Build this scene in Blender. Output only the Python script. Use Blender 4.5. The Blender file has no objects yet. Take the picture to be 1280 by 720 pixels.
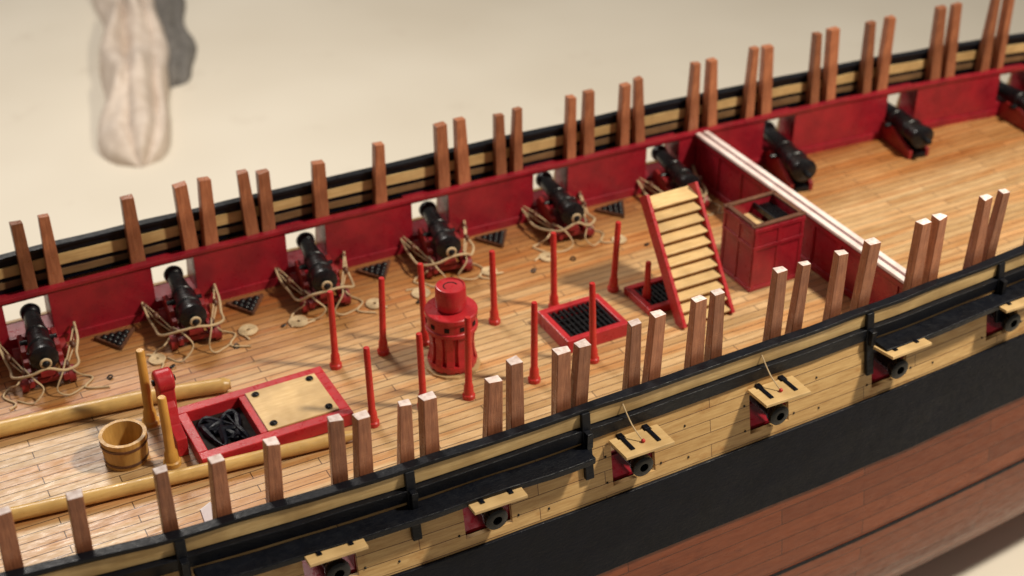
import bpy, bmesh, math, random
from mathutils import Vector, Matrix
from mathutils import noise as mn
random.seed(7)
R=math.radians
COL=bpy.context.scene.collection

# ------------------------------------------------------------------ materials
def base_mat(name):
    m=bpy.data.materials.new(name);m.use_nodes=True
    nt=m.node_tree
    return m,nt,nt.nodes["Principled BSDF"]
def N(nt,t,**k):
    n=nt.nodes.new(t)
    for a,b in k.items(): setattr(n,a,b)
    return n
def mixc(nt,fac,a,b,mode='MIX'):
    n=nt.nodes.new("ShaderNodeMix");n.data_type='RGBA';n.blend_type=mode
    for i,v in ((0,fac),(6,a),(7,b)):
        if isinstance(v,bpy.types.NodeSocket): nt.links.new(v,n.inputs[i])
        elif i==0: n.inputs[0].default_value=v
        else: n.inputs[i].default_value=(*v,1)
    return n.outputs[2]
def noise(nt,scale,detail=4,vec=(1,1,1),rough=.6):
    tc=N(nt,"ShaderNodeTexCoord");mp=N(nt,"ShaderNodeMapping");mp.inputs[3].default_value=vec
    nt.links.new(tc.outputs["Object"],mp.inputs[0])
    n=N(nt,"ShaderNodeTexNoise");n.inputs["Scale"].default_value=scale;n.inputs["Detail"].default_value=detail
    n.inputs["Roughness"].default_value=rough
    nt.links.new(mp.outputs[0],n.inputs[0]);return n.outputs[0]
def ramp(nt,src,a,b,c=0,d=1):
    n=N(nt,"ShaderNodeMapRange");n.inputs[1].default_value=a;n.inputs[2].default_value=b
    n.inputs[3].default_value=c;n.inputs[4].default_value=d
    nt.links.new(src,n.inputs[0]);return n.outputs[0]
def bump(nt,b,src,st,dist=.02):
    n=N(nt,"ShaderNodeBump");n.inputs[0].default_value=st;n.inputs[1].default_value=dist
    nt.links.new(src,n.inputs["Height"]);nt.links.new(n.outputs[0],b.inputs["Normal"])
def paint(name,col,dark,rough=.5,worn=None,bs=.25,wl=.66,spec=.5):
    m,nt,b=base_mat(name)
    c=mixc(nt,ramp(nt,noise(nt,1.7,6),.35,.65),col,dark)
    if worn:
        c=mixc(nt,ramp(nt,noise(nt,9,8,rough=.75),wl,wl+.06),c,worn)
    nt.links.new(c,b.inputs["Base Color"])
    nt.links.new(ramp(nt,noise(nt,6,4),.3,.7,rough-.12,rough+.15),b.inputs["Roughness"])
    b.inputs["Specular IOR Level"].default_value=spec
    bump(nt,b,noise(nt,22,5,(.35,1,1)),bs,.02)
    return m
def wood(name,c1,c2,grain=(1,10,10),rough=.5,var=.25,scale=2.0,bs=.3):
    m,nt,b=base_mat(name)
    g=noise(nt,scale,7,grain,.65)
    c=mixc(nt,ramp(nt,g,.36,.66),c1,c2)
    c=mixc(nt,ramp(nt,noise(nt,.9,3),.4,.7),c,tuple(x*.75 for x in c2))
    oi=N(nt,"ShaderNodeObjectInfo");hs=N(nt,"ShaderNodeHueSaturation")
    nt.links.new(ramp(nt,oi.outputs["Random"],0,1,1-var,1+var),hs.inputs["Value"])
    nt.links.new(c,hs.inputs["Color"]);nt.links.new(hs.outputs[0],b.inputs["Base Color"])
    nt.links.new(ramp(nt,noise(nt,7,4),.3,.7,rough-.12,rough+.15),b.inputs["Roughness"])
    bump(nt,b,g,bs,.02);return m
def planks(name,c1,c2,seam,w,h,mortar,swap=False,deck=False,rough=.5):
    m,nt,b=base_mat(name)
    tc=N(nt,"ShaderNodeTexCoord")
    vec=tc.outputs["Object"]
    if swap:
        sx=N(nt,"ShaderNodeSeparateXYZ");cx=N(nt,"ShaderNodeCombineXYZ")
        nt.links.new(vec,sx.inputs[0]);nt.links.new(sx.outputs[0],cx.inputs[0]);nt.links.new(sx.outputs[2],cx.inputs[1]);vec=cx.outputs[0]
    br=N(nt,"ShaderNodeTexBrick");br.offset=.37;br.offset_frequency=2
    nt.links.new(vec,br.inputs["Vector"])
    br.inputs["Color1"].default_value=(*c1,1);br.inputs["Color2"].default_value=(*c2,1);br.inputs["Mortar"].default_value=(*seam,1)
    br.inputs["Scale"].default_value=1;br.inputs["Mortar Size"].default_value=mortar;br.inputs["Mortar Smooth"].default_value=.35
    br.inputs["Brick Width"].default_value=w;br.inputs["Row Height"].default_value=h
    g=noise(nt,2.2,8,(.7,9,9),.7)
    c=mixc(nt,ramp(nt,g,.35,.7),(1,1,1),(.66,.55,.43))
    c=mixc(nt,1.0,br.outputs[0],c,'MULTIPLY')
    if deck:
        s=noise(nt,1,3,(.12,1.9,1),.5)
        c=mixc(nt,ramp(nt,s,.48,.60,0,.75),c,(.93,.66,.45),'MULTIPLY')
        s=noise(nt,1.3,2,(.2,2.6,1.3),.5)
        c=mixc(nt,ramp(nt,s,.54,.66,0,.6),c,(.76,.66,.55),'MULTIPLY')
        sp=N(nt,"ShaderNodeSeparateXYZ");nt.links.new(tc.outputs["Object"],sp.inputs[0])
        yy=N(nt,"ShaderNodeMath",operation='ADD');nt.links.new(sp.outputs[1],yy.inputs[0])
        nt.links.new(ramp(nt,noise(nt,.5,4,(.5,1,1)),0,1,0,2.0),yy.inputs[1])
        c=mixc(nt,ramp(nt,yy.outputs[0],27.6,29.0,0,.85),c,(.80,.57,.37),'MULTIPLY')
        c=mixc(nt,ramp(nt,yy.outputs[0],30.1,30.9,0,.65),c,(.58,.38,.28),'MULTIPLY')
        c=mixc(nt,ramp(nt,noise(nt,3.5,7,rough=.75),.58,.72),c,(.72,.56,.42),'MULTIPLY')
        c=mixc(nt,ramp(nt,noise(nt,14,6,rough=.8),.66,.74,0,.5),c,(.8,.7,.55))
    else:
        c=mixc(nt,ramp(nt,noise(nt,2.5,6,(.5,1,1)),.56,.72),c,(.72,.56,.42),'MULTIPLY')
        c=mixc(nt,ramp(nt,noise(nt,11,6,rough=.8),.64,.7,0,.5),c,(.3,.17,.09) if c1[0]>.4 else (.08,.022,.01),'MIX')
    nt.links.new(c,b.inputs["Base Color"])
    nt.links.new(ramp(nt,noise(nt,5,5,(.6,2,2)),.3,.7,rough-.12,rough+.18),b.inputs["Roughness"])
    inv=N(nt,"ShaderNodeMath",operation='SUBTRACT');inv.inputs[0].default_value=1;nt.links.new(br.outputs["Fac"],inv.inputs[1])
    ad=N(nt,"ShaderNodeMath",operation='MULTIPLY_ADD');nt.links.new(g,ad.inputs[0]);ad.inputs[1].default_value=.35;nt.links.new(inv.outputs[0],ad.inputs[2])
    bump(nt,b,ad.outputs[0],.5,.022)
    return m
RED=paint("red_paint",(.32,.013,.024),(.21,.009,.018),.33)
REDW=paint("red_paint_worn",(.30,.02,.02),(.18,.011,.014),.42,worn=(.34,.14,.09))
REDP=paint("red_post_paint",(.55,.032,.026),(.43,.022,.02),.28)
REDC=paint("red_capstan_paint",(.48,.022,.028),(.36,.016,.022),.32)
BLK=paint("black_paint",(.0022,.003,.0065),(.003,.004,.009),.38,bs=.45,spec=.18)
BLKW=paint("black_rail_paint",(.003,.0035,.006),(.005,.006,.010),.38,bs=.6,spec=.24,worn=(.18,.13,.09),wl=.69)
IRON=paint("black_iron",(.004,.004,.005),(.008,.008,.010),.30,spec=.35)
WHITE=paint("white_paint",(.80,.72,.69),(.64,.50,.47),.5)
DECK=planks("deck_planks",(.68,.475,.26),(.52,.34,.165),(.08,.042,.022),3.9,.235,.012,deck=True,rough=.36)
HPL=planks("hull_side_planks",(.64,.42,.18),(.50,.31,.12),(.13,.06,.025),4.2,.29,.009,swap=True,rough=.44)
LOW=planks("lower_hull_planks",(.25,.060,.019),(.155,.034,.011),(.04,.012,.006),6.5,.4,.010,swap=True,rough=.36)
TAN=wood("tan_wood",(.62,.43,.22),(.46,.29,.125),(.8,9,9),.46,.07)
CREAM=wood("rail_wood",(.66,.47,.22),(.50,.32,.13),(.5,9,9),.42,.05)
BROWN=wood("inner_strake_wood",(.26,.15,.065),(.17,.09,.04),(.5,9,9),.5,.05)
TREAD=wood("tread_wood",(.74,.52,.25),(.60,.39,.17),(1,9,9),.46,.06)
YEL=wood("yellow_spar_wood",(.68,.44,.15),(.54,.32,.10),(.7,8,8),.34,.05)
TUB=wood("tub_wood",(.62,.36,.10),(.46,.24,.06),(8,8,.7),.4,.05)
YELP=wood("yellow_post_wood",(.66,.35,.07),(.54,.27,.055),(8,8,.7),.34,.05)
FRM=wood("frame_timber_wood",(.42,.165,.08),(.24,.08,.038),(9,9,.8),.32,.3,bs=.7)
FRE=wood("frame_end_grain_glint",(.86,.76,.74),(.5,.36,.32),(4,4,4),.5,.2)  # bare end grain, brightened so the colour carries glints on the near tops
BLOCK=wood("block_wood",(.17,.07,.035),(.10,.04,.022),(3,3,3),.45,.1)
ROPE=wood("rope_fibre",(.74,.57,.36),(.50,.36,.20),(25,25,25),.85,.08,4)
DARK=paint("inside_shade",(.012,.008,.007),(.02,.014,.012),.8,spec=.2)  # near-black colour standing in for the shade inside openings
PAPER=paint("white_card",(.75,.72,.76),(.65,.6,.68),.7)

# ------------------------------------------------------------------ mesh builder
class MB:
    def __init__(s): s.v=[];s.f=[];s.m=[];s.cur=0
    def add(s,vs,fs):
        o=len(s.v);s.v+= [tuple(v) for v in vs]
        for f in fs: s.f.append([i+o for i in f]);s.m.append(s.cur)
    def box(s,c,d,rot=None,taper=1,jit=0):
        vs=[]
        for z in (-.5,.5):
            t=taper if z>0 else 1
            for x,y in ((-.5,-.5),(.5,-.5),(.5,.5),(-.5,.5)):
                p=Vector((x*d[0]*t,y*d[1]*t,z*d[2]))
                if jit: p+=Vector([random.uniform(-jit,jit) for _ in range(3)])
                if rot: p=rot@p
                vs.append(p+Vector(c))
        s.add(vs,[(0,3,2,1),(4,5,6,7),(0,1,5,4),(1,2,6,5),(2,3,7,6),(3,0,4,7)])
    def prism(s,poly,x0,x1,axis='X'):
        n=len(poly);vs=[]
        for x in (x0,x1):
            for a,b in poly:
                vs.append({'X':(x,a,b),'Y':(a,x,b),'Z':(a,b,x)}[axis])
        fs=[list(range(n))[::-1],[n+i for i in range(n)]]
        for i in range(n): fs.append((i,(i+1)%n,n+(i+1)%n,n+i))
        s.add(vs,fs)
    def lathe(s,prof,c=(0,0,0),axis='Z',seg=24):
        vs=[];fs=[]
        for h,r in prof:
            for k in range(seg):
                a=2*math.pi*k/seg;x,y=r*math.cos(a),r*math.sin(a)
                p={'Z':(x,y,h),'Y':(x,h,y),'X':(h,x,y)}[axis]
                vs.append(Vector(p)+Vector(c))
        for i in range(len(prof)-1):
            for k in range(seg):
                k2=(k+1)%seg
                fs.append((i*seg+k,i*seg+k2,(i+1)*seg+k2,(i+1)*seg+k))
        s.add(vs,fs)
    def tube(s,pts,r,seg=7,smooth=4,closed=False):
        P=[Vector(p) for p in pts]
        if smooth>1:
            Q=[];n=len(P);rng=range(n if closed else n-1)
            for i in rng:
                p1,p2=P[i],P[(i+1)%n]
                p0=P[i-1] if (closed or i>0) else p1
                p3=P[(i+2)%n] if (closed or i+2<n) else p2
                for k in range(smooth):
                    t=k/smooth
                    Q.append(.5*((2*p1)+(p2-p0)*t+(2*p0-5*p1+4*p2-p3)*t*t+(3*p1-p0-3*p2+p3)*t**3))
            if not closed: Q.append(P[-1])
            P=Q
        n=len(P);vs=[];fs=[];up=Vector((.13,.21,.97))
        for i,p in enumerate(P):
            a=P[(i-1)%n] if (closed or i>0) else p
            b=P[(i+1)%n] if (closed or i<n-1) else p
            d=(b-a)
            d=d.normalized() if d.length>1e-7 else Vector((1,0,0))
            u=d.cross(up)
            if u.length<.05: u=d.cross(Vector((1,0,0)))
            u.normalize();w=d.cross(u)
            rr=r(i/(n-1)) if callable(r) else r
            for k in range(seg):
                t=2*math.pi*k/seg;vs.append(p+u*math.cos(t)*rr+w*math.sin(t)*rr)
        for i in range(n if closed else n-1):
            j=(i+1)%n
            for k in range(seg):
                k2=(k+1)%seg;fs.append((i*seg+k,i*seg+k2,j*seg+k2,j*seg+k))
        if not closed:
            fs.append(list(range(seg))[::-1]);fs.append([(n-1)*seg+k for k in range(seg)])
        s.add(vs,fs)
    def ball(s,c,r,sc=(1,1,1),seg=12):
        prof=[(-math.cos(math.pi*i/7)*r,max(.0005,math.sin(math.pi*i/7)*r)) for i in range(8)]
        o=len(s.v);s.lathe(prof,(0,0,0),'Z',seg)
        for i in range(o,len(s.v)):
            v=s.v[i];s.v[i]=(v[0]*sc[0]+c[0],v[1]*sc[1]+c[1],v[2]*sc[2]+c[2])
    def obj(s,name,mats,parent=None,bevel=0,smooth=False,loc=(0,0,0),rot=(0,0,0)):
        me=bpy.data.meshes.new(name);me.from_pydata(s.v,[],s.f)
        if not isinstance(mats,(list,tuple)): mats=[mats]
        for m in mats: me.materials.append(m)
        me.polygons.foreach_set("material_index",s.m)
        bm=bmesh.new();bm.from_mesh(me);bmesh.ops.recalc_face_normals(bm,faces=bm.faces);bm.to_mesh(me);bm.free()
        if smooth:
            me.polygons.foreach_set("use_smooth",[True]*len(me.polygons))
            try: me.set_sharp_from_angle(angle=R(38))
            except Exception: pass
        ob=bpy.data.objects.new(name,me);COL.objects.link(ob)
        ob.location=loc;ob.rotation_euler=rot
        if parent: ob.parent=parent
        if bevel:
            b=ob.modifiers.new("bevel","BEVEL");b.width=bevel;b.segments=2;b.limit_method='ANGLE';b.angle_limit=R(40)
        return ob
def empty(name,loc,rot=(0,0,0)):
    e=bpy.data.objects.new(name,None);COL.objects.link(e);e.location=loc;e.rotation_euler=rot;e.empty_display_size=.3
    return e
def tag(o,label,cat,group=None):
    o["label"]=label;o["category"]=cat
    if group:o["group"]=group
def copy_thing(root,loc,rot=None):
    r=root.copy();COL.objects.link(r);r.location=loc
    if rot is not None:r.rotation_euler=rot
    def rec(src,dst):
        for c in src.children:
            k=c.copy();COL.objects.link(k);k.parent=dst;rec(c,k)
    rec(root,r);return r

# ------------------------------------------------------------------ hull shape
FAR=[(-8,30.2),(5,30.42),(13,30.34),(22,30.06),(28.7,29.62),(34,28.9),(42,27.2)]
NEAR=[(-8,22.0),(-2,21.35),(2.85,20.79),(5.1,20.61),(8.2,20.47),(12.05,20.46),(15.6,20.52),(20.7,20.67),(28,21.2),(34,22.0),(42,23.6)]
def herm(T,x):
    n=len(T)
    for i in range(n-1):
        if x<=T[i+1][0] or i==n-2: break
    def sl(j):
        if j<=0: return (T[1][1]-T[0][1])/(T[1][0]-T[0][0])
        if j>=n-1: return (T[-1][1]-T[-2][1])/(T[-1][0]-T[-2][0])
        return (T[j+1][1]-T[j-1][1])/(T[j+1][0]-T[j-1][0])
    x0,y0=T[i];x1,y1=T[i+1];h=x1-x0;t=(x-x0)/h
    return (2*t**3-3*t*t+1)*y0+(t**3-2*t*t+t)*h*sl(i)+(-2*t**3+3*t*t)*y1+(t**3-t*t)*h*sl(i+1)
def SY(side,x,off):
    return herm(FAR,x)+off if side=='far' else herm(NEAR,x)-off
def lin(T,z):
    for (a,b),(c,d) in zip(T,T[1:]):
        if z>=c: return b+(d-b)*(z-a)/(c-a)
    return T[-1][1]
PROF=[(2.3,.52),(2.1,.54),(1.42,.64),(-.14,.95),(-1.7,1.24),(-3,1.46),(-4.2,1.58),(-5.4,1.5),(-6.4,1.05),(-7.2,.1),(-7.8,-1.5),(-8.2,-4.6)]
WT=-.04
def strip(mb,side,zs,fin,fout,x0,x1,holes=(),step=.5,wob=0):
    xs={x0,x1};n=int((x1-x0)/step)
    for i in range(n+1): xs.add(round(x0+(x1-x0)*i/max(n,1),4))
    zs=set(zs)
    for h in holes:
        if h[0]>x0 and h[1]<x1: xs|={h[0],h[1]};zs|={h[2],h[3]}
    xs=sorted(xs);zs=sorted(zs);nx,nz=len(xs),len(zs)
    fi=fin if callable(fin) else (lambda z:fin)
    fo=fout if callable(fout) else (lambda z:fout)
    vs=[]
    for x in xs:
        for z in zs:
            a=wob*mn.noise(Vector((x*.7,z*2,5 if side=='far' else 9)));b=wob*mn.noise(Vector((x*.7,z*2,25)))
            vs.append((x,SY(side,x,fi(z)),z+a));vs.append((x,SY(side,x,fo(z)+b),z+a))
    I=lambda i,j,k:(i*nz+j)*2+k
    def solid(i,j):
        if i<0 or j<0 or i>=nx-1 or j>=nz-1: return False
        cx=(xs[i]+xs[i+1])/2;cz=(zs[j]+zs[j+1])/2
        return not any(h[0]<cx<h[1] and h[2]<cz<h[3] for h in holes)
    fs=[]
    for i in range(nx-1):
        for j in range(nz-1):
            if not solid(i,j): continue
            for k in (0,1): fs.append((I(i,j,k),I(i+1,j,k),I(i+1,j+1,k),I(i,j+1,k)))
            if not solid(i-1,j): fs.append((I(i,j,0),I(i,j,1),I(i,j+1,1),I(i,j+1,0)))
            if not solid(i+1,j): fs.append((I(i+1,j,0),I(i+1,j,1),I(i+1,j+1,1),I(i+1,j+1,0)))
            if not solid(i,j-1): fs.append((I(i,j,0),I(i,j,1),I(i+1,j,1),I(i+1,j,0)))
            if not solid(i,j+1): fs.append((I(i,j+1,0),I(i,j+1,1),I(i+1,j+1,1),I(i+1,j+1,0)))
    mb.add(vs,fs)
X0,X1=-7.5,41
ship=empty("ship_model",(14,25.2,-8.2))
tag(ship,"unfinished wooden sailing ship model with planked deck and bare frames","ship model")
INV=Matrix.Translation((-14,-25.2,8.2))
def sp(mb,name,mats,**k):
    o=mb.obj(name,mats,**k);o.parent=ship;o.matrix_parent_inverse=INV;return o
FP=[-.1,3.4,6.9,10.3,13.72,17.25,20.75,24.6,28.85,32.8]
NP=[-.2,3.2,6.6,9.9,13.3,16.8,20.2,23.8,27.5]
pw=.52
for side,ports in (('far',FP),('near',NP)):
    T=2.3 if side=='far' else 2.1
    zb,zt=(.42,1.37) if side=='far' else (.18,1.1)
    holes=[(p-pw,p+pw,zb,zt) for p in ports]
    m=MB();strip(m,side,[0.0,1.47],0.0,.1,X0,X1,holes);sp(m,"inner_bulwark",RED,bevel=.01)
    m=MB()
    strip(m,side,[1.44,1.54],-.05,.13,X0,X1,wob=.02);strip(m,side,[-.02,.22],-.06,-.003,X0,X1,wob=.01)
    sp(m,"bulwark_moulding",RED,bevel=.012)
    for p in ports:
        m=MB();oo=lin(PROF,.7)-.01
        for a,b,c,d in ((p-pw-.07,p-pw+.003,zb-.07,zt+.03),(p+pw-.003,p+pw+.07,zb-.07,zt+.03)):
            strip(m,side,[c,d],.103,oo-.09,a,b,step=1)
        for c,d in ((zb-.07,zb+.003),(zt-.003,zt+.03)):
            strip(m,side,[c,d],.103,oo-.09,p-pw,p+pw,step=1)
        sp(m,"port_lining",RED)
    fo=lambda z:lin(PROF,z);fi=lambda z:lin(PROF,z)-.1
    m=MB();strip(m,side,[-.10,.5,1.0,1.42],fi,fo,X0,X1,holes);sp(m,"side_planking",HPL)
    m=MB();strip(m,side,[-1.72,-1.2,-.7,WT],lambda z:lin(PROF,z)-.1,lambda z:lin(PROF,z)+.07,X0,X1,wob=.02);sp(m,"wale",BLK,bevel=.02)
    m=MB();strip(m,side,[-8.2,-7.8,-7.5,-7.2,-6.8,-6.4,-5.9,-5.4,-4.8,-4.2,-3.6,-3,-2.3,-1.7],lambda z:lin(PROF,z)-.1,fo,X0,X1,step=1);sp(m,"lower_hull",LOW,smooth=True)
    m=MB();strip(m,side,[-3.74,-3.66],lambda z:lin(PROF,z)-.02,lambda z:lin(PROF,z)+.02,X0,X1);sp(m,"waterline_strip",BLK)
    m=MB();strip(m,side,[1.40,T-.02],.46,.52,X0,X1);sp(m,"backing_strake",BLK)
    m=MB();strip(m,side,[T-.37,T-.05],.523,.575,X0,X1,wob=.015)
    strip(m,side,[1.82,T-.2],.42,.457,X0,X1,wob=.04)
    sp(m,"rail_strake",CREAM,bevel=.008)
    m=MB();strip(m,side,[1.54,1.70],.42,.457,X0,X1,wob=.04);sp(m,"inner_strake",BROWN,bevel=.008)
    m=MB();strip(m,side,[1.43,T-.39],.523,.70,X0,X1,wob=.03);strip(m,side,[T-.019,T+.07],.40,.62,X0,X1,wob=.04)
    sp(m,"rail_moulding",BLKW,bevel=.015)
m=MB();vs=[];fs=[]
xs=[X0+i*.5 for i in range(int((X1-X0)/.5)+1)]
for x in xs:
    a,b=herm(NEAR,x)+.04,herm(FAR,x)-.04
    vs+=[(x,a,0),(x,b,0),(x,a,-.12),(x,b,-.12)]
for i in range(len(xs)-1):
    o=i*4;q=o+4
    fs+=[(o,o+1,q+1,q),(o+2,o+3,q+3,q+2),(o,q,q+2,o+2),(o+1,q+1,q+3,o+3)]
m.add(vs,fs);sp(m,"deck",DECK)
FF=[(3.6,3.28),(4.2,3.28),(6.14,3.26),(7.42,3.27),(7.97,3.28),(8.96,3.22),(9.44,3.10),(10.85,3.01),(12.46,3.16),(14.2,3.3),(14.75,3.35),(15.85,3.22),(16.35,3.3),(17.95,3.3),(18.5,3.35),(19.6,3.3),(20.05,3.4),(21.8,3.5),(22.35,3.5),(23.65,3.6),(24.15,3.58),(25.8,3.66),(26.35,3.7),(27.6,3.7),(28.2,3.74),(30.0,3.78),(30.5,3.8),(31.8,3.85),(32.3,3.85),(34,3.9),(34.6,3.9)]
NF=[(.6,3.4),(1.2,3.4),(2.4,3.42),(3.9,3.46),(4.85,3.38),(5.85,3.46),(7.1,3.56),(7.6,3.46),(8.45,3.46),(8.95,3.46),(10.3,3.38),(10.8,3.66),(11.85,3.56),(12.25,3.56),(13.5,3.66),(14.0,3.72),(15.05,3.74),(15.55,3.74),(17.1,3.8),(17.7,3.76),(18.75,3.72),(19.55,3.75),(21.1,3.8),(21.6,3.8),(23.0,3.85),(23.5,3.85),(25,3.9),(25.5,3.9)]
for side,L in (('far',FF),('near',NF)):
    for x,t in L:
        m=MB();b0=1.44 if side=='far' else 1.0;h=t-b0;w=.335+random.uniform(-.035,.035)
        y=SY(side,x,.26)
        rot=Matrix.Rotation(random.uniform(-.035,.035),3,'Y')@Matrix.Rotation(random.uniform(-.015,.015)+(.02 if side=='near' else -.02),3,'X')@Matrix.Rotation(random.uniform(-.10,.10),3,'Z')
        m.box((0,0,0),(w,.26,h),rot,taper=random.uniform(.72,.9),jit=.02)
        m.m[1]=1
        o=m.obj("frame_timber",[FRM,FRE if side=='near' else FRM],bevel=.016,loc=(x,y,b0+h/2))
        o.parent=ship;o.matrix_parent_inverse=INV
for a,b in ((4.1,12.15),(19.7,26.5)):
    m=MB();strip(m,'near',[1.22,1.36],.66,1.15,a,b,wob=.04)
    sp(m,"channel_shelf",BLKW,bevel=.02)
for x in (3.95,8.35,12.2,19.55,23.6):
    m=MB();fo=lambda z:lin(PROF,z)+.11
    strip(m,'near',[.6,1.0,1.42,2.1],lambda z:lin(PROF,z)+.002,fo,x-.1,x+.1,step=1)
    strip(m,'near',[1.35,1.72],.70,.86,x-.07,x+.07,step=1)
    sp(m,"hull_fender",BLKW,bevel=.02)
for p in NP[2:8]:
    for dx,z in ((-.66,.9),(-.66,.3),(.66,.9),(.66,.3),(1.3,.95),(1.35,.2)):
        m=MB();m.ball((0,0,0),.028,seg=8);sp(m,"bolt_head",IRON,loc=(p+dx,SY('near',p+dx,lin(PROF,z)),z))

for i,p in enumerate(NP):
    y=SY('near',p,lin(PROF,1.27))
    lid=empty("port_lid",(p,y,1.24),(R(-3+random.uniform(-4,4)),0,R(random.uniform(-2,2))))
    tag(lid,"open tan wooden gunport lid with black strap hinges"+(" and lanyard" if i in(4,5) else ""),"gunport lid","gunport lids along the hull side")
    m=MB()
    m.prism([(-.58,-.05),(-.4,-.05),(-.4,-.14),(-.22,-.14),(-.22,-.05),(.22,-.05),(.22,-.14),(.4,-.14),(.4,-.05),(.58,-.05),(.57,-.75),(-.57,-.74)],-.035,.035,'Z')
    m.obj("lid_board",TREAD,lid,bevel=.01)
    for dx in (-.31,.31):
        m=MB();m.box((dx,-.33,.05),(.09,.5,.028));m.box((dx,-.05,.04),(.13,.16,.07));m.obj("hinge",BLK,lid,bevel=.008)
    if i in (4,5):
        m=MB();m.tube([(0,-.45,.06),(-.12,-.2,.35),(-.2,.05,.75)],.014,6);m.obj("lanyard",ROPE,lid)
        m=MB();m.ball((0,-.45,.07),.045);m.obj("bead",REDP,lid,smooth=True)
    d=MB();d.lathe([(-.2,.001),(-.2,.2),(.95,.19),(.97,.22),(1.08,.25),(1.16,.24),(1.19,.2),(1.19,.1),(1.0,.1),(1.0,.001)],(0,0,0),'Y',24)
    for k,v in enumerate(d.v): d.v[k]=(v[0],-v[1],v[2])
    o=d.obj("cannon_barrel",IRON,smooth=True,loc=(p+.05,SY('near',p,-.05),.62))
    tag(o,"black cannon muzzle poking out of a gunport below its lid","cannon","cannon muzzles along the hull side")

bk=empty("bulkhead",(21.95,25.2,0));tag(bk,"red partition wall across the deck with a white top edge","bulkhead wall")
y0,y1=20.55-25.2,30.02-25.2
m=MB();m.box((0,(y0+y1)/2,.72),(.24,y1-y0,1.44))
n=9
for i in range(n+1):
    yy=y0+(y1-y0)*i/n;m.box((-.135,min(max(yy,y0+.07),y1-.07),.72),(.03,.11,1.40))
m.box((-.138,(y0+y1)/2,1.33),(.05,y1-y0,.14));m.box((-.138,(y0+y1)/2,.1),(.05,y1-y0,.18))
m.obj("wall_board",RED,bk,bevel=.01)
for dx in (-.125,.125):
    m=MB();m.box((dx,(y0+y1)/2,1.48),(.16,y1-y0,.08));m.obj("top_rail",WHITE,bk,bevel=.012)

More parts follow.
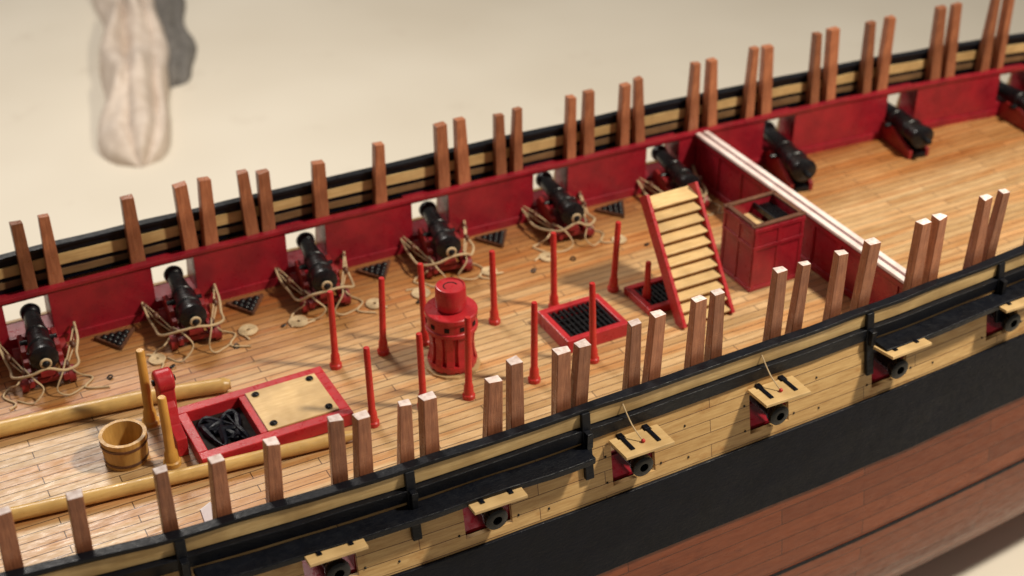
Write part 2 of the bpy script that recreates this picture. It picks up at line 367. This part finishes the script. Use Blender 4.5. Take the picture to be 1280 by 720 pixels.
# ------------------------------------------------------------------ guns
def gun(loc,rz,ropes=True):
    g=empty("cannon",loc,(0,0,rz))
    m=MB();k=1.2
    prof=[(-1.04,.001),(-1.02,.06),(-.97,.09),(-.9,.075),(-.86,.055),(-.81,.07),(-.78,.2),(-.74,.265),(-.67,.27),(-.65,.25),(-.34,.235),(-.32,.255),(-.26,.255),(-.24,.23),(.26,.205),(.28,.222),(.33,.222),(.35,.2),(1.15,.15),(1.2,.185),(1.33,.2),(1.4,.17),(1.4,.09),(1.2,.09),(1.2,.001)]
    zc=.84 if ropes else .66
    m.lathe([(a,b*(k if a>-.8 else 1)) for a,b in prof],(0,0,zc),'Y',28)
    m.lathe([(-.42,.001),(-.42,.07),(.42,.07),(.42,.001)],(0,.22,zc-.1),'X',12)
    m.obj("barrel",IRON,g,smooth=True)
    c=MB()
    if not ropes:
        # low sliding bed without wheels
        c.box((0,-.05,.07),(.42,1.3,.14));cr=c.obj("carriage",IRON,g,bevel=.01)
        for sx in (-1,1):
            q=MB();x=sx*.25
            q.prism([(-.7,.02),(-.7,.25),(-.3,.38),(0,.56),(.5,.56),(.65,.4),(.65,.02)],x-.05,x+.05)
            q.obj("cheek",REDW,cr,bevel=.012)
        return g
    c.box((0,-.05,.3),(.46,1.2,.07));c.box((0,-.6,.2),(.8,.14,.12));c.box((0,.5,.2),(.8,.14,.12));c.box((0,-.62,.43),(.3,.3,.14))
    cr=c.obj("carriage",REDW,g,bevel=.01)
    for sx in (-1,1):
        k=MB();x=sx*.38
        k.prism([(-.85,.2),(-.85,.36),(-.62,.36),(-.62,.48),(-.38,.48),(-.38,.6),(-.14,.6),(-.14,.74),(.62,.74),(.76,.6),(.76,.2)],x-.06,x+.06)
        k.obj("cheek",REDW,cr,bevel=.012)
        for y,r in ((-.6,.2),(.5,.22)):
            w=MB();a,b=sx*.45,sx*.6
            w.lathe([(a,.001),(a,r),(b,r),(b,.06),(b+sx*.03,.05),(b+sx*.03,.001)],(0,y,r),'X',18)
            w.obj("wheel",REDW,cr,smooth=True)
    J=lambda a=.06:random.uniform(-a,a)
    t=MB()
    t.tube([(-.9,1.0,.5),(-.84+J(),.45,.36+J()),(-.8+J(),0,.28+J()),(-.72+J(),-.5+J(),.36+J()),(-.38,-.88,.56+J(.1)),(0,-.98,.72),(.38,-.86,.58+J(.1)),(.72+J(),-.45+J(),.36+J()),(.8+J(),0,.28+J()),(.84+J(),.45,.36+J()),(.9,1.0,.5)],.032,8,6)
    t.tube([(.105*math.cos(a*math.pi/4),-.95,.84+.105*math.sin(a*math.pi/4)) for a in range(8)],.034,7,3,True)
    t.obj("breeching_rope",ROPE,g,smooth=True)
    for sx in (-1,1):
        t=MB();jx=J(.12)
        t.tube([(sx*.46,-.45,.42),(sx*.68,.2,.5),(sx*.86,.9,.46)],.019,6)
        t.tube([(sx*.46,-.5,.36),(sx*.72,.2,.36),(sx*.86,.9,.36)],.019,6)
        t.tube([(sx*.46,-.5,.4),(sx*(.66+jx),-.78,.3+J()),(sx*(.8+jx),-.5+J(.1),.06),(sx*(1.0+jx),-.75+J(.1),.03),(sx*(.78+jx),-1.05,.03),(sx*(1.1+J(.15)),-1.25+J(.15),.03)],.022,6,5)
        t.tube([(sx*.46,-.45,.5),(sx*(.34+J()),-.92+J(),.48+J()),(sx*(.16+J()),-1.1,.22+J()),(sx*(.42+J(.1)),-1.15+J(.1),.03),(sx*.76,-.95+J(.1),.03)],.02,6,5)
        t.obj("tackle_rope",ROPE,g,smooth=True)
        for q,(px,py,pz) in enumerate(((.46,-.5,.42),(.86,.86,.42),(.72,.15,.5))):
            b=MB();b.ball((sx*px,py+J(),pz),.095,(.75,1.15,1));b.obj("pulley_block",BLOCK,g,smooth=True)
    return g
for x,y,r in ((6.87,29.45,-4),(10.22,29.45,-8),(13.6,29.45,-10),(17.17,29.45,-7),(20.75,29.3,-9),(3.4,29.4,-4)):
    g0=gun((x,y,0),R(r));tag(g0,"black ship cannon on red wheeled carriage with tan rope tackle","cannon","cannons along the bulwark")
g6=gun((24.3,28.95,0),R(-13),False)
tag(g6,"large black ship cannon without rope tackle on bare deck","cannon","cannons along the bulwark")
g6.scale=(1.15,1.3,1.05)
copy_thing(g6,(28.5,29.0,0),(0,0,R(-8)));copy_thing(g6,(32.7,28.2,0),(0,0,R(-2)))

def coil(loc,r=.2,turns=4,s=1):
    m=MB();pts=[]
    for i in range(turns*10+1):
        a=i*2*math.pi/10;rr=.05+(r-.05)*i/(turns*10)
        pts.append((rr*math.cos(a),rr*math.sin(a)*.95,.03+random.uniform(0,.012)))
    pts.append((r*1.5,r*.6*s,.03))
    m.tube(pts,.026,6,2)
    o=m.obj("rope_coil",ROPE,smooth=True,loc=loc,rot=(0,0,random.uniform(0,6)))
    tag(o,"flat coil of tan rope lying on the deck planks","rope coil","rope coils beside the cannons")
for x,y in ((8.1,28.75),(9.3,28.55),(11.25,28.4),(12.45,28.3),(14.45,28.4),(16.1,28.3),(5.8,28.6),(18.2,28.2),(19.6,28.1)):
    coil((x,y,0),random.uniform(.2,.28))
for x,y in ((5.2,29.95),(8.45,29.9),(11.9,29.85),(15.3,29.85),(18.9,29.7),(22.9,29.4)):
    e=empty("shot_rack",(x,y,0),(0,0,R(random.uniform(-5,5))));tag(e,"small triangular wooden rack of black cannonballs on deck","shot rack","shot racks between the cannons")
    m=MB();P3=[(-.45,.14),(.45,.14),(0,-.52)]
    for i in range(3):
        a=Vector((*P3[i],0));b=Vector((*P3[(i+1)%3],0));d=b-a;mid=(a+b)/2
        m.box((mid.x,mid.y,.05),(d.length+.04,.07,.1),Matrix.Rotation(math.atan2(d.y,d.x),3,'Z'))
    m.obj("rack_frame",BLOCK,e,bevel=.01)
    m=MB()
    for px,py in ((-.26,.02),(-.09,.02),(.09,.02),(.26,.02),(-.17,-.13),(0,-.13),(.17,-.13),(-.08,-.27),(.08,-.27),(0,-.39)):
        m.ball((px,py,.08),.088)
    m.obj("shot",IRON,e,smooth=True)
for x,y in ((6.0,28.2),(7.6,28.2),(8.9,28.6),(9.9,27.9),(12.2,28.0),(13.0,27.7),(15.4,27.9),(16.6,27.9),(18.7,27.7),(4.6,28.4)):
    m=MB();m.tube([(.06*math.cos(a*math.pi/4),.0,.06+.06*math.sin(a*math.pi/4)) for a in range(8)],.02,6,2,True)
    o=m.obj("ring_bolt",IRON,smooth=True,loc=(x,y,0),rot=(R(60),0,random.uniform(0,3)))
    tag(o,"small black iron ring bolt set in the deck","ring bolt","ring bolts in the deck")

def post(name,x,y,h,mat,r=.07,label="",cat="post",group=None):
    m=MB();m.lathe([(0,.001),(0,r*1.85),(.1,r*1.85),(.13,r*1.5),(.34,r*1.35),(.4,r*1.05),(h*.6,r*.98),(h-.03,r*.9),(h,r*.75),(h,.001)],(0,0,0),'Z',10)
    o=m.obj(name,mat,smooth=True,loc=(x,y,0),rot=(R(random.uniform(-1.8,1.8)),R(random.uniform(-1.8,1.8)),0));tag(o,label,cat,group)
for x,y,h in ((9.4,26.4,2.1),(10.6,26.4,2.1),(9.3,24.0,2.05),(10.55,24.05,2.0),(11.65,26.3,2.2),(11.6,23.9,2.15),(13.5,26.3,2.05),(13.2,23.75,2.15),(15.1,26.2,2.15),(14.8,23.8,2.15),(16.8,26.2,2.0),(17.25,25.35,1.15)):
    post("stanchion",x,y,h,REDP,.08,"thin red painted wooden pillar standing on the deck","pillar","red pillars standing on the deck")
for x,y,h in ((5.0,26.35,2.0),(5.0,24.75,1.75)):
    post("belaying_post",x,y,h,YELP,.105,"round yellow wooden post beside the hatch","post","yellow posts by the hatch")
e=empty("bitt",(5.3,25.8,0));tag(e,"red painted rounded bitt with a side knee beside the hatch","bitt")
m=MB();m.box((0,0,.68),(.34,.42,1.36));m.lathe([(-.2,.001),(-.2,.2),(-.17,.26),(.17,.26),(.2,.2),(.2,.001)],(0,0,1.42),'X',24);m.obj("bitt_post",REDC,e,bevel=.03,smooth=True)
m=MB();m.prism([(-.20,1.0),(-.32,.9),(-.5,.55),(-.9,.45),(-.9,.0),(-.20,.0)],-.12,.12);m.obj("knee",REDC,e,bevel=.02)
m=MB();m.lathe([(-.25,.001),(-.25,.07),(.25,.07),(.25,.001)],(0,0,1.42),'X',12);m.obj("pin",IRON,e,smooth=True)
for P,rr in ((((-4,27.9,.22),(1,27.5,.21),(4.4,27.15,.2),(5.6,26.95,.2),(6.95,26.65,.2)),.19),(((-4,25.0,.18),(0,24.7,.18),(3.66,24.25,.17),(8.9,23.65,.17)),.165)):
    m=MB();m.tube(P,lambda t,rr=rr:rr*(1-.12*t)*(1 if t<.97 else .72),14,14)
    o=m.obj("spar",YEL,smooth=True);tag(o,"long round yellow wooden spar lying on the deck","spar","spars lying on the deck")
e=empty("wooden_tub",(4.2,25.4,0));tag(e,"small open round wooden tub standing on the deck","tub")
m=MB();m.lathe([(.0,.001),(.0,.45),(.68,.5),(.68,.42),(.08,.38),(.08,.001)],(0,0,0),'Z',28);m.obj("tub_body",TUB,e,smooth=True)
for z in (.12,.52):
    m=MB();r=.452+z*.074;m.lathe([(z-.03,r-.01),(z-.03,r+.012),(z+.03,r+.016),(z+.03,r-.01)],(0,0,0),'Z',28);m.obj("hoop",BLOCK,e,smooth=True)
e=empty("hatch",(7.2,25.2,0));tag(e,"red framed deck hatch with pale wooden cover and black opening","hatch")
a,b,c,d=5.5-7.2,8.95-7.2,24.2-25.2,26.2-25.2
m=MB()
for bx in ((a,b,c,c+.26),(a,b,d-.26,d),(a,a+.22,c+.26,d-.26),(b-.3,b,c+.26,d-.26),(-.3,-.08,c+.26,d-.26)):
    m.box(((bx[0]+bx[1])/2,(bx[2]+bx[3])/2,.16),(bx[1]-bx[0],bx[3]-bx[2],.32))
m.obj("coaming",REDC,e,bevel=.02)
m=MB();m.box(((-.08+b-.3)/2+.0,0,.31),(b-.3+.08+.12,1.5,.09));cv=m.obj("cover_panel",TREAD,e,bevel=.012)
for dx in (.05,b-.42):
    for dy in (-.58,.58):
        m=MB();m.tube([(dx+.065*math.cos(t*math.pi/4),dy+.065*math.sin(t*math.pi/4),.375) for t in range(8)],.022,6,2,True);m.ball((dx,dy,.36),.045);m.obj("lifting_ring",IRON,cv,smooth=True)
m=MB();m.box(((a+.22-.3)/2,0,.02),(1.2,1.5,.03));m.obj("hatch_shade_sheet",DARK,e)  # dark sheet giving the shade down the open hatch
m=MB()
random.seed(3)
pts=[(-1.33+random.uniform(0,.9),random.uniform(-.58,.58),.06+random.uniform(0,.08)) for i in range(22)]
m.tube(pts,lambda t:.055+.03*math.sin(t*97),7,5)
m.obj("cable_heap",BLK,e,smooth=True)
def grating(x0,x1,y0,y1,h,lab):
    cx,cy=(x0+x1)/2,(y0+y1)/2;w,l=x1-x0,y1-y0
    e=empty("grating_hatch",(cx,cy,0));tag(e,lab,"grating hatch")
    m=MB();t=.17
    m.box((0,-l/2+t/2,h/2),(w,t,h));m.box((0,l/2-t/2,h/2),(w,t,h));m.box((-w/2+t/2,0,h/2),(t,l-2*t,h));m.box((w/2-t/2,0,h/2),(t,l-2*t,h))
    m.obj("coaming",REDC,e,bevel=.02)
    m=MB();n=int((w-2*t)/.13)
    for i in range(n): 
        xx=-w/2+t+(w-2*t)*(i+.5)/n;m.box((xx,0,h-.08),(.055,l-2*t-.004,.07),Matrix.Rotation(random.uniform(-.03,.03),3,'Z'))
    for i in range(5):
        yy=-l/2+t+(l-2*t)*(i+.5)/5;m.box((0,yy,h-.13),(w-2*t-.004,.05,.04))
    m.obj("grating_bars",IRON,e)
    m=MB();m.box((0,0,.02),(w-2*t-.01,l-2*t-.01,.02));m.obj("hatch_shade_sheet",DARK,e)  # dark sheet giving the shade under the bars
grating(14.4,16.1,24.3,25.8,.36,"square red framed hatch with black grating bars on deck")
grating(16.95,18.75,24.75,25.95,.2,"low red framed hatch with dark grating beneath the ladder")

e=empty("capstan",(11.85,25.25,0));tag(e,"red ribbed wooden capstan drum with a smaller round cap","capstan")
m=MB();m.lathe([(0,.001),(0,.66),(.06,.65),(.07,.001)],(0,0,0),'Z',14);m.obj("base_ring",TAN,e)
m=MB();m.lathe([(.07,.001),(.07,.47),(.6,.45),(1.0,.47),(1.06,.47),(1.06,.001)],(0,0,0),'Z',24)
m.obj("spindle",REDC,e,smooth=True)
for i in range(12):
    a=2*math.pi*i/12;rot=Matrix.Rotation(a,3,'Z')
    m=MB();m.prism([(.38,.08),(.56,.08),(.56,.3),(.53,.42),(.51,.7),(.54,.95),(.54,1.04),(.38,1.04)],-.095,.095,'Y')
    m.v=[tuple(rot@Vector(v)) for v in m.v];m.obj("whelp",REDC,e,bevel=.014)
m=MB();m.lathe([(.13,.3),(.13,.575),(.2,.59),(.27,.575),(.27,.3)],(0,0,0),'Z',24);m.obj("pawl_rim",REDC,e,smooth=True)
m=MB();m.lathe([(1.06,.001),(1.06,.58),(1.08,.61),(1.17,.61),(1.19,.58),(1.43,.58),(1.45,.61),(1.55,.61),(1.57,.59),(1.575,.001)],(0,0,0),'Z',32);dr=m.obj("drumhead",REDC,e,smooth=True)
for i in range(10):
    a=2*math.pi*(i+.5)/10;rot=Matrix.Rotation(a,3,'Z');m=MB();m.box(rot@Vector((.575,0,1.31)),(.03,.11,.11),rot)
    m.obj("bar_hole",DARK,dr)  # dark block on the drum, a hole's shade put into its colour
m=MB();m.lathe([(1.572,.001),(1.572,.30),(1.63,.30),(1.64,.35),(1.68,.36),(2.12,.35),(2.17,.335),(2.18,.31),(2.15,.29),(2.14,.001)],(0,0,0),'Z',28);cp=m.obj("cap",REDC,e,smooth=True)
m=MB();m.tube([(.16*math.cos(a*.5),.16*math.sin(a*.5),2.14) for a in range(8)],.018,6,2);m.obj("cap_groove",DARK,cp)  # dark tube on the cap, a groove's shade put into its colour

e=empty("ladder",(18.1,24.0,0));tag(e,"steep red ladder with pale wooden treads standing on deck","ladder")
ang=math.atan2(2.62,1.9);L=math.hypot(2.62,1.9)+.1
rot=Matrix.Rotation(ang,3,'X')
for sx in (-.7,.7):
    m=MB();m.box((sx,.95,1.33),(.1,L,.36),rot);m.obj("side_rail",REDC,e,bevel=.015)
n=11
for i in range(n):
    t=(i+.8)/(n+.25);m=MB();m.box((random.uniform(-.01,.01),1.9*t-.03,2.62*t),(1.29,.44,.05),Matrix.Rotation(.26+random.uniform(-.04,.04),3,'X'));m.obj("tread",TREAD,e,bevel=.006)

e=empty("companion_box",(20.5,25.15,0));tag(e,"open topped red panelled wooden box next to the partition","deck box")
w,l,h=1.5,1.3,1.85
m=MB();t=.09
m.box((0,-l/2+t/2,h/2),(w,t,h));m.box((0,l/2-t/2,h/2),(w,t,h));m.box((-w/2+t/2,0,h/2),(t,l-2*t,h));m.box((w/2-t/2,0,h/2),(t,l-2*t,h))
m.box((0,0,.75),(w-2*t,l-2*t,.05))
m.obj("box_wall",RED,e,bevel=.012)
m=MB()
for k in range(3):
    xx=-w/2+.05+(w-.1)*k/2;m.box((xx,-l/2-.01,h/2),(.1,.02,h-.02))
for k in range(3):
    yy=-l/2+.05+(l-.1)*k/2;m.box((-w/2-.01,yy,h/2),(.02,.1,h-.02))
for z in (.08,1.25,h-.1):
    m.box((0,-l/2-.013,z),(w+.03,.027,.11));m.box((-w/2-.013,0,z),(.027,l+.03,.11))
m.obj("panel_frame",RED,e,bevel=.008)
m=MB()
for bx in ((0,-l/2+.05,w+.1,.12),(0,l/2-.05,w+.1,.12),(-w/2+.05,0,.12,l-.12),(w/2-.05,0,.12,l-.12)):
    m.box((bx[0],bx[1],h+.025),(bx[2],bx[3],.05))
m.obj("rim",BLOCK,e,bevel=.01)
m=MB()
for k in range(6): m.box((.12+k*.09,0,h-.2),(.04,l-.2,.06))
m.box((.07,0,h-.14),(.05,l-.2,.14))
m.obj("inner_grating",IRON,e)
m=MB();m.box((-.3,.0,1.5),(.62,1.1,.02));m.obj("inner_shelf",TAN,e)

m=MB();m.box((0,0,.35),(.32,.03,.8));o=m.obj("card_slip",PAPER,loc=(5.05,21.95,.1),rot=(R(-20),R(8),R(35)))
tag(o,"small white card slip leaning on the deck edge","card slip")

# ------------------------------------------------------------------ table and cloth
m,nt,b=base_mat("table_paper")
c=mixc(nt,ramp(nt,noise(nt,.05,3),.3,.7),(.76,.70,.60),(.64,.575,.475))
nt.links.new(mixc(nt,ramp(nt,noise(nt,.35,5),.62,.75,0,.6),c,(.58,.51,.42)),b.inputs["Base Color"]);b.inputs["Roughness"].default_value=.75
mb=MB();mb.add([(-80,-40,-8.25),(160,-40,-8.25),(160,220,-8.25),(-80,220,-8.25)],[(0,1,2,3)])
o=mb.obj("table",m);o["kind"]="structure";o["label"]="pale cream table surface under the ship model";o["category"]="table"
def cloth(name,mat,loc,rz,W,Ln,H,label,seed):
    mb=MB();vs=[];fs=[];nx,ny=44,90
    for j in range(ny):
        v=j/(ny-1);wd=math.sqrt(max(0,1-(1-min(1,v/.07))**2))
        for i in range(nx):
            u=i/(nx-1);s_=2*u-1
            prof=max(0,1-s_*s_)**.4
            wx=mn.noise(Vector((v*3,u,seed)))*.35
            ridge=abs(math.sin((u*2.6+wx)*math.pi))*.3
            q=mn.noise(Vector((u*3,v*7,seed)))*.5+mn.noise(Vector((u*6,v*16,seed+2)))*.18
            edge=.35*mn.noise(Vector((v*7,s_*.4,seed+5)))
            vs.append((s_*(W/2+edge)*(wd*.9+.1)+.6*mn.noise(Vector((v*4,0,seed+1))),v*Ln+.5*mn.noise(Vector((u*3,0,seed+7))),max(0,(H*(.6+ridge+q))*prof*wd)))
    for j in range(ny-1):
        for i in range(nx-1): fs.append((j*nx+i,j*nx+i+1,(j+1)*nx+i+1,(j+1)*nx+i))
    mb.add(vs,fs);o=mb.obj(name,mat,smooth=True,loc=loc,rot=(0,0,rz));tag(o,label,"cloth")
CL=paint("pale_cloth",(.68,.58,.50),(.56,.46,.38),.9,bs=.1)
CG=paint("grey_shadow_sheet",(.12,.11,.10),(.18,.165,.15),.9,bs=.1)  # dark grey holds the shadow in its colour
cloth("pale_cloth",CL,(11.6,54.0,-8.24),R(-14),3.0,30,1.7,"crumpled pale beige cloth lying on the table",1)
cloth("grey_shadow_sheet",CG,(15.0,60.8,-8.24),R(-14),2.0,22,.6,"dark grey sheet standing in for shadow beside the beige cloth",4)  # low dark sheet added as the soft shadow next to the pale cloth

# ------------------------------------------------------------------ light
w=bpy.data.worlds.new("World");bpy.context.scene.world=w;w.use_nodes=True
w.node_tree.nodes["Background"].inputs[0].default_value=(1,.92,.82,1);w.node_tree.nodes["Background"].inputs[1].default_value=.19
def area(loc,tgt,size,power,col):
    l=bpy.data.lights.new("area_light","AREA");l.size=size;l.energy=power;l.color=col
    o=bpy.data.objects.new("area_light",l);COL.objects.link(o);o.location=loc
    o.rotation_euler=(Vector(tgt)-Vector(loc)).to_track_quat('-Z','Y').to_euler()
area((35,8,36),(14,27,0),3.6,24500,(1,.91,.75))
area((6,58,34),(18,47,-8),12,14000,(1,.94,.86))  # added back light without a seen source, brightens the table behind the ship
sc=bpy.context.scene
sc.view_settings.view_transform='Standard';sc.view_settings.look='None';sc.view_settings.exposure=0
cd=bpy.data.cameras.new("camera");cd.sensor_width=36;cd.lens=1836/1280*36;cd.clip_end=500
cam=bpy.data.objects.new("camera",cd);COL.objects.link(cam);cam.location=(0,0,20)
cam.rotation_euler=(R(90-32.729),0,R(-(90-62.007)))
cd.dof.use_dof=True;cd.dof.focus_distance=29.5;cd.dof.aperture_fstop=.2
sc.camera=cam
